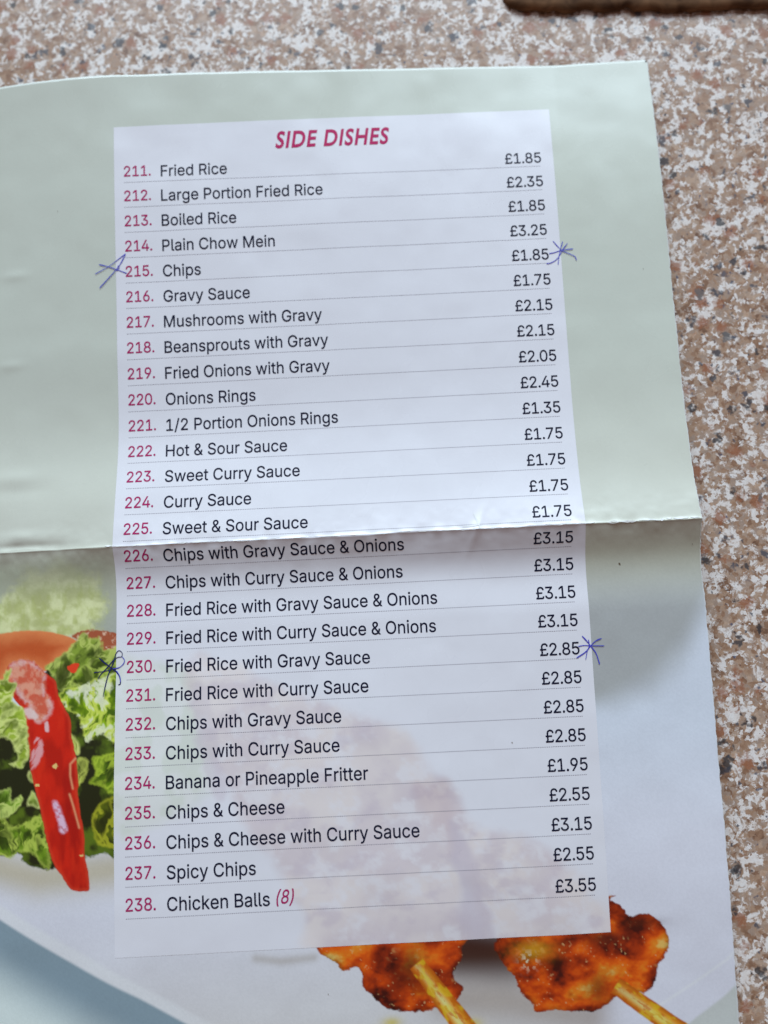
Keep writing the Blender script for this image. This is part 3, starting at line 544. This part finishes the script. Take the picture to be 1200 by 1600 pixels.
# ------------------------------------------------------------------ lettering
dg = bpy.context.evaluated_depsgraph_get()
_cache = {}
import os
SANS = None
try:                                                   # the neo-grotesque that ships with Blender; its built-in face if absent
    SANS = bpy.data.fonts.load(os.path.join(bpy.utils.system_resource('DATAFILES'), 'fonts', 'Inter.woff2'))
except Exception: SANS = None
from mathutils import Vector
from mathutils.geometry import delaunay_2d_cdt
def glyphs(text, spacing=1.0, face=True, bold=0.0065):
    """outlines of a line of lettering, filled by the winding rule so that overlapping contours stay solid"""
    key = (text, spacing, face, bold)
    if key in _cache: return _cache[key]
    cu_ = bpy.data.curves.new('lettering', 'FONT'); cu_.body = text; cu_.size = 1; cu_.resolution_u = 4; cu_.space_character = spacing; cu_.fill_mode = 'NONE'
    if face and SANS: cu_.font = SANS
    o = bpy.data.objects.new('lettering', cu_); C.objects.link(o); bpy.context.view_layer.update()
    d = bpy.context.evaluated_depsgraph_get(); me = bpy.data.meshes.new_from_object(o.evaluated_get(d))
    v = np.empty(len(me.vertices)*3); me.vertices.foreach_get('co', v); v = v.reshape(-1, 3)[:, :2]
    e = np.empty(len(me.edges)*2, dtype=np.int32); me.edges.foreach_get('vertices', e); e = e.reshape(-1, 2)
    bpy.data.objects.remove(o, do_unlink=True); bpy.data.curves.remove(cu_); bpy.data.meshes.remove(me)
    # orient: consecutive indices run along the contour, the wide ones close it
    lo, hi = e.min(1), e.max(1); step = hi-lo == 1
    a = np.where(step, lo, hi); b = np.where(step, hi, lo)
    nx = np.zeros(len(v), int); pv = np.zeros(len(v), int); nx[a] = b; pv[b] = a
    sg = np.sign((v[a, 0]*v[b, 1]-v[b, 0]*v[a, 1]).sum())
    t1 = v[nx]-v; t0 = v-v[pv]; t1 /= np.hypot(*t1.T)[:, None]+1e-12; t0 /= np.hypot(*t0.T)[:, None]+1e-12
    tt = t0+t1; ll = np.hypot(*tt.T)[:, None]+1e-9; nn = np.stack([tt[:, 1], -tt[:, 0]], 1)/ll*np.minimum(2/ll, 1.6)
    v = v+nn*bold*sg
    vo, _, fo, _, _, _ = delaunay_2d_cdt([Vector(p) for p in v], [(int(p), int(q)) for p, q in zip(a, b)], [], 0, 1e-6)
    vo = np.array([(p[0], p[1]) for p in vo]); tri = np.array([f for f in fo if len(f) == 3])
    c = vo[tri].mean(1); A = v[a]; B = v[b]; wind = np.zeros(len(c), int)
    for k in range(0, len(c), 400):
        x = c[k:k+400, 0:1]; y = c[k:k+400, 1:2]; ay, by, ax, bx = A[:, 1], B[:, 1], A[:, 0], B[:, 0]
        up = (ay <= y) & (by > y); dn = (by <= y) & (ay > y); den = np.where(by == ay, 1, by-ay)
        left = x < ax+(y-ay)/den*(bx-ax)
        wind[k:k+400] = (up & left).sum(1)-(dn & left).sum(1)
    f = [tuple(int(q) for q in t) for t in tri[wind != 0]]
    ar = [(vo[t[1], 0]-vo[t[0], 0])*(vo[t[2], 1]-vo[t[0], 1])-(vo[t[1], 1]-vo[t[0], 1])*(vo[t[2], 0]-vo[t[0], 0]) for t in f]
    f = [t if q > 0 else (t[0], t[2], t[1]) for t, q in zip(f, ar) if abs(q) > 1e-9]
    used = sorted({i for t in f for i in t}); mp = {q: n for n, q in enumerate(used)}
    v = np.concatenate([vo[used], np.zeros((len(used), 1))], 1); f = [tuple(mp[i] for i in t) for t in f]
    _cache[key] = (v, f); return v, f
def word(name, text, u0, s0, cap, xs, mat, label, align='L', shear=0.0, spacing=1.0, slope=0.0, width=None, parent=None, bold=0.0):
    """lettering with its base line at s0 and its capital height in mm, laid on the paper"""
    v, f = glyphs(text, spacing); size = cap/(.5087 if SANS else .682)
    x = v[:, 0]*size*xs; y = v[:, 1]*size; x = x-x.min()
    if width: x = x*(width/x.max())
    if align == 'R': x = x-x.max()
    x = x+y*shear
    p = surf(u0+x, s0-y-slope*x, .095)
    me = bpy.data.meshes.new(name); me.from_pydata([tuple(a) for a in p], [], f); me.update()
    return obj(name, me, mat, parent or panel, label)

ROWS = [('Fried Rice', '1.85'), ('Large Portion Fried Rice', '2.35'), ('Boiled Rice', '1.85'), ('Plain Chow Mein', '3.25'), ('Chips', '1.85'),
        ('Gravy Sauce', '1.75'), ('Mushrooms with Gravy', '2.15'), ('Beansprouts with Gravy', '2.15'), ('Fried Onions with Gravy', '2.05'), ('Onions Rings', '2.45'),
        ('1/2 Portion Onions Rings', '1.35'), ('Hot & Sour Sauce', '1.75'), ('Sweet Curry Sauce', '1.75'), ('Curry Sauce', '1.75'), ('Sweet & Sour Sauce', '1.75'),
        ('Chips with Gravy Sauce & Onions', '3.15'), ('Chips with Curry Sauce & Onions', '3.15'), ('Fried Rice with Gravy Sauce & Onions', '3.15'),
        ('Fried Rice with Curry Sauce & Onions', '3.15'), ('Fried Rice with Gravy Sauce', '2.85'), ('Fried Rice with Curry Sauce', '2.85'), ('Chips with Gravy Sauce', '2.85'),
        ('Chips with Curry Sauce', '2.85'), ('Banana or Pineapple Fritter', '1.95'), ('Chips & Cheese', '2.55'), ('Chips & Cheese with Curry Sauce', '3.15'),
        ('Spicy Chips', '2.55'), ('Chicken Balls', '3.55')]
S0, DS = 25.067, 5.6385
NAME_U, NAME_XS = 39.05, .913
EXTRA = {27: .25}
for k, (nm, pr) in enumerate(ROWS):
    r = S0+DS*k+EXTRA.get(k, 0)
    # dotted rule
    n = int((UR-UL)/.36); a = UL+np.arange(n)*.36; w_, h_ = .22, .055
    uu = np.stack([a, a+w_, a+w_, a], 1).ravel(); s_ = np.tile([r+h_, r+h_, r-h_, r-h_], n)
    obj('dotted_rule', mesh_np('dotted_rule', surf(uu, s_, .085), np.arange(4*n).reshape(n, 4)), M_rule, panel)
    word('dish_number', '%d.' % (211+k), UL, r-1.38, 2.36, .90, M_num, 'magenta dish number %d' % (211+k), spacing=.965, slope=.004)
    word('dish_name', nm, NAME_U, r-1.12, 2.52, NAME_XS, M_black, 'dish name reading %s' % nm, slope=-.002)
    word('price', '\u00a3'+pr, UR-.1, r-.86, 2.42, .93, M_black, 'price reading \u00a3%s in the row of dish %d' % (pr, 211+k), align='R', spacing=.95)
e_u = [(60.03, 176.65)][0][0]
word('dish_note', '(8)', e_u, S0+DS*27-1.12, 2.52, .80, M_num, 'magenta note reading (8)', shear=.2)

# heading, humanist bold italic capitals
HD = [(64.13, 18.39), (89.44, 18.24)]
def heading():
    (a0, b0), (a1, b1) = HD; cap = 3.81
    v, f = glyphs('SIDE DISHES', 1.12, False, .026); size = cap/.70
    x = v[:, 0]*size; y = v[:, 1]*size; x = x-x.min(); x = x*((a1-a0-.16*cap)/x.max())
    p = surf(a0+x+y*.16, b0+(b1-b0)*x/(a1-a0)-y, .095)
    me = bpy.data.meshes.new('heading'); me.from_pydata([tuple(q) for q in p], [], f); me.update()
    obj('heading', me, M_red, panel, 'bold magenta heading reading SIDE DISHES')
heading()

# ------------------------------------------------------------------ pen marks
def pen(strokes, label, mats, w=.20):
    V = []; Fc = []; mi = []; lift = .12
    for k, (pts, m_, wf) in enumerate(strokes):
        c = np.array(pts); out = []
        for i in range(len(c)-1):
            a, b, cc, d = c[max(i-1, 0)], c[i], c[i+1], c[min(i+2, len(c)-1)]
            for j in range(8):
                q = j/8; out.append(.5*((2*b)+(-a+cc)*q+(2*a-5*b+4*cc-d)*q*q+(-a+3*b-3*cc+d)*q**3))
        out.append(c[-1]); p = np.array(out); d = np.gradient(p, axis=0); nn = np.stack([-d[:, 1], d[:, 0]], 1)/(np.hypot(d[:, 0], d[:, 1])[:, None]+1e-9)
        f = np.linspace(0, 1, len(p)); wd = w*wf*(.75+.5*vnoise(f*6+k*7, f*0, 600+k))*np.clip(np.minimum(f, 1-f)*14+.35, 0, 1)
        L_ = p+nn*wd[:, None]/2; R_ = p-nn*wd[:, None]/2; z = lift+f*.006; lift += .012; n_ = len(p); o_ = len(V)
        V.extend(surf(L_[:, 0], L_[:, 1], z)); V.extend(surf(R_[:, 0], R_[:, 1], z))
        Fc.extend([(o_+i, o_+i+1, o_+n_+i+1, o_+n_+i) for i in range(n_-1)]); mi.extend([m_]*(n_-1))
    me = bpy.data.meshes.new('pen_mark'); me.from_pydata([tuple(v) for v in V], [], Fc)
    for m_ in mats: me.materials.append(m_)
    me.polygons.foreach_set('material_index', mi); me.update()
    obj('pen_mark', me, None, menu, label)
pen([([(25.17, 43.15), (27.00, 43.71), (29.10, 44.56), (31.30, 45.53)], 0, 1), ([(24.28, 45.23), (26.14, 44.36), (28.00, 43.35), (31.12, 41.10)], 0, .8), ([(31.12, 41.10), (30.10, 43.05), (29.10, 44.42), (26.94, 46.70), (25.22, 48.42)], 0, .9), ([(29.54, 43.59), (29.09, 44.84), (29.81, 44.03)], 0, .7)],
    'blue pen cross beside dish number 215', [M_pen])
pen([([(123.42, 42.66), (124.20, 43.77), (125.20, 44.92), (126.81, 45.79), (127.86, 46.43), (128.17, 47.31)], 0, .9), ([(122.42, 45.51), (123.54, 45.33), (125.09, 44.90), (127.66, 44.68)], 0, 1), ([(126.58, 43.31), (125.52, 44.56), (124.74, 45.83), (123.84, 46.94), (122.69, 47.60), (121.63, 47.77)], 0, .8), ([(125.51, 42.89), (124.90, 44.68), (124.43, 46.39), (124.14, 48.11)], 0, .8)],
    'blue pen asterisk beside the price of dish 215', [M_pen])
pen([([(25.28, 127.56), (26.37, 128.51), (27.58, 129.45), (28.79, 130.39), (29.60, 131.57), (29.76, 132.84), (29.37, 133.07)], 0, 1.15), ([(24.28, 130.45), (25.08, 130.36), (26.41, 130.29), (27.86, 129.97)], 0, .8),
     ([(25.11, 131.76), (25.75, 130.77), (26.79, 129.80), (28.09, 128.33), (29.14, 127.61), (29.93, 127.52), (30.05, 126.75), (29.38, 126.28), (28.73, 126.95), (28.48, 127.96), (27.85, 129.59), (27.10, 131.46), (26.27, 135.21)], 0, .85), ([(28.12, 129.85), (29.44, 129.66), (30.34, 128.94), (30.52, 128.18), (30.06, 127.52)], 1, .85), ([(28.92, 130.27), (29.60, 131.32), (29.82, 132.59)], 1, .8)],
    'dark pen scribble beside dish number 230', [M_pen2, M_pen])
pen([([(122.95, 127.77), (123.68, 128.63), (124.48, 129.75), (125.42, 131.13), (125.84, 132.41), (126.08, 133.56)], 0, 1.15), ([(122.06, 129.83), (123.22, 129.69), (124.62, 129.80), (127.29, 129.95)], 0, .9), ([(126.86, 128.44), (125.71, 128.86), (124.60, 129.76), (123.38, 131.03), (121.55, 132.08)], 0, 1.0), ([(124.20, 128.53), (124.24, 129.80), (123.77, 130.92), (123.38, 132.50)], 0, .75)],
    'blue pen asterisk beside the price of dish 230', [M_pen])

# ------------------------------------------------------------------ cracked ink along the crease
V = []; Fc = []
x = 24.0; k = 0
while x < 147.4:
    L_ = rng.uniform(.8, 4.2)
    if rng.random() < .85:
        a = np.linspace(x, min(x+L_, 147.6), 8); c = FOLD-.13+.35*(vnoise(a/1.7, a*0, 701)-.5)+.25*(vnoise(a/6, a*0, 702)-.5)
        wd = rng.uniform(.08, .20)*np.sin(np.linspace(.12, math.pi-.12, 8))*(.6+.8*vnoise(a*3, a*0, 703))*(1.3 if x > 118 else .8)
        o_ = len(V); V.extend(surf(a, c-wd, .10)); V.extend(surf(a, c+wd, .10)); Fc.extend([(o_+i+8, o_+i+9, o_+i+1, o_+i) for i in range(7)])
    x += L_+rng.uniform(0, .4)
for pts in ([(102.51, 101.31), (102.94, 102.44), (103.35, 103.83), (103.54, 104.66)], [(100.09, 104.35), (102.16, 104.25), (103.98, 104.07)]):
    p = np.array(pts); q = np.linspace(0, 1, 12); p = np.stack([np.interp(q, np.linspace(0, 1, len(p)), p[:, 0]), np.interp(q, np.linspace(0, 1, len(p)), p[:, 1])], 1)
    d = np.gradient(p, axis=0); nn = np.stack([-d[:, 1], d[:, 0]], 1)/np.hypot(d[:, 0], d[:, 1])[:, None]; wd = (.17*np.sin(q*math.pi)+.03)[:, None]
    o_ = len(V); V.extend(surf(*(p+nn*wd).T, .13)); V.extend(surf(*(p-nn*wd).T, .13)); Fc.extend([(o_+i, o_+i+1, o_+13+i, o_+12+i) for i in range(11)])
me = bpy.data.meshes.new('crease_wear'); me.from_pydata([tuple(v) for v in V], [], Fc); me.update()
obj('crease_wear', me, M_white, menu, 'white cracked ink along the fold')

# ------------------------------------------------------------------ specks on the paper
for (x_, y_), r_ in zip([(131.63, 113.72), (146.31, 110.35), (107.70, 147.95), (69.53, 193.41), (142.19, 50.03), (16.01, 30.30)], (.24, .14, .15, .12, .10, .10)):
    q = np.linspace(0, 2*math.pi, 10, endpoint=False); rr = r_*(.6+.7*rng.random(10))
    p = surf(x_+rr*np.cos(q)*.7+rr*.3*np.sin(q), y_+rr*np.sin(q), .10)
    me = bpy.data.meshes.new('speck'); me.from_pydata([tuple(v) for v in p], [], [tuple(range(9, -1, -1))]); me.update()
    obj('speck', me, M_speck, menu)

scene.render.engine = 'CYCLES'
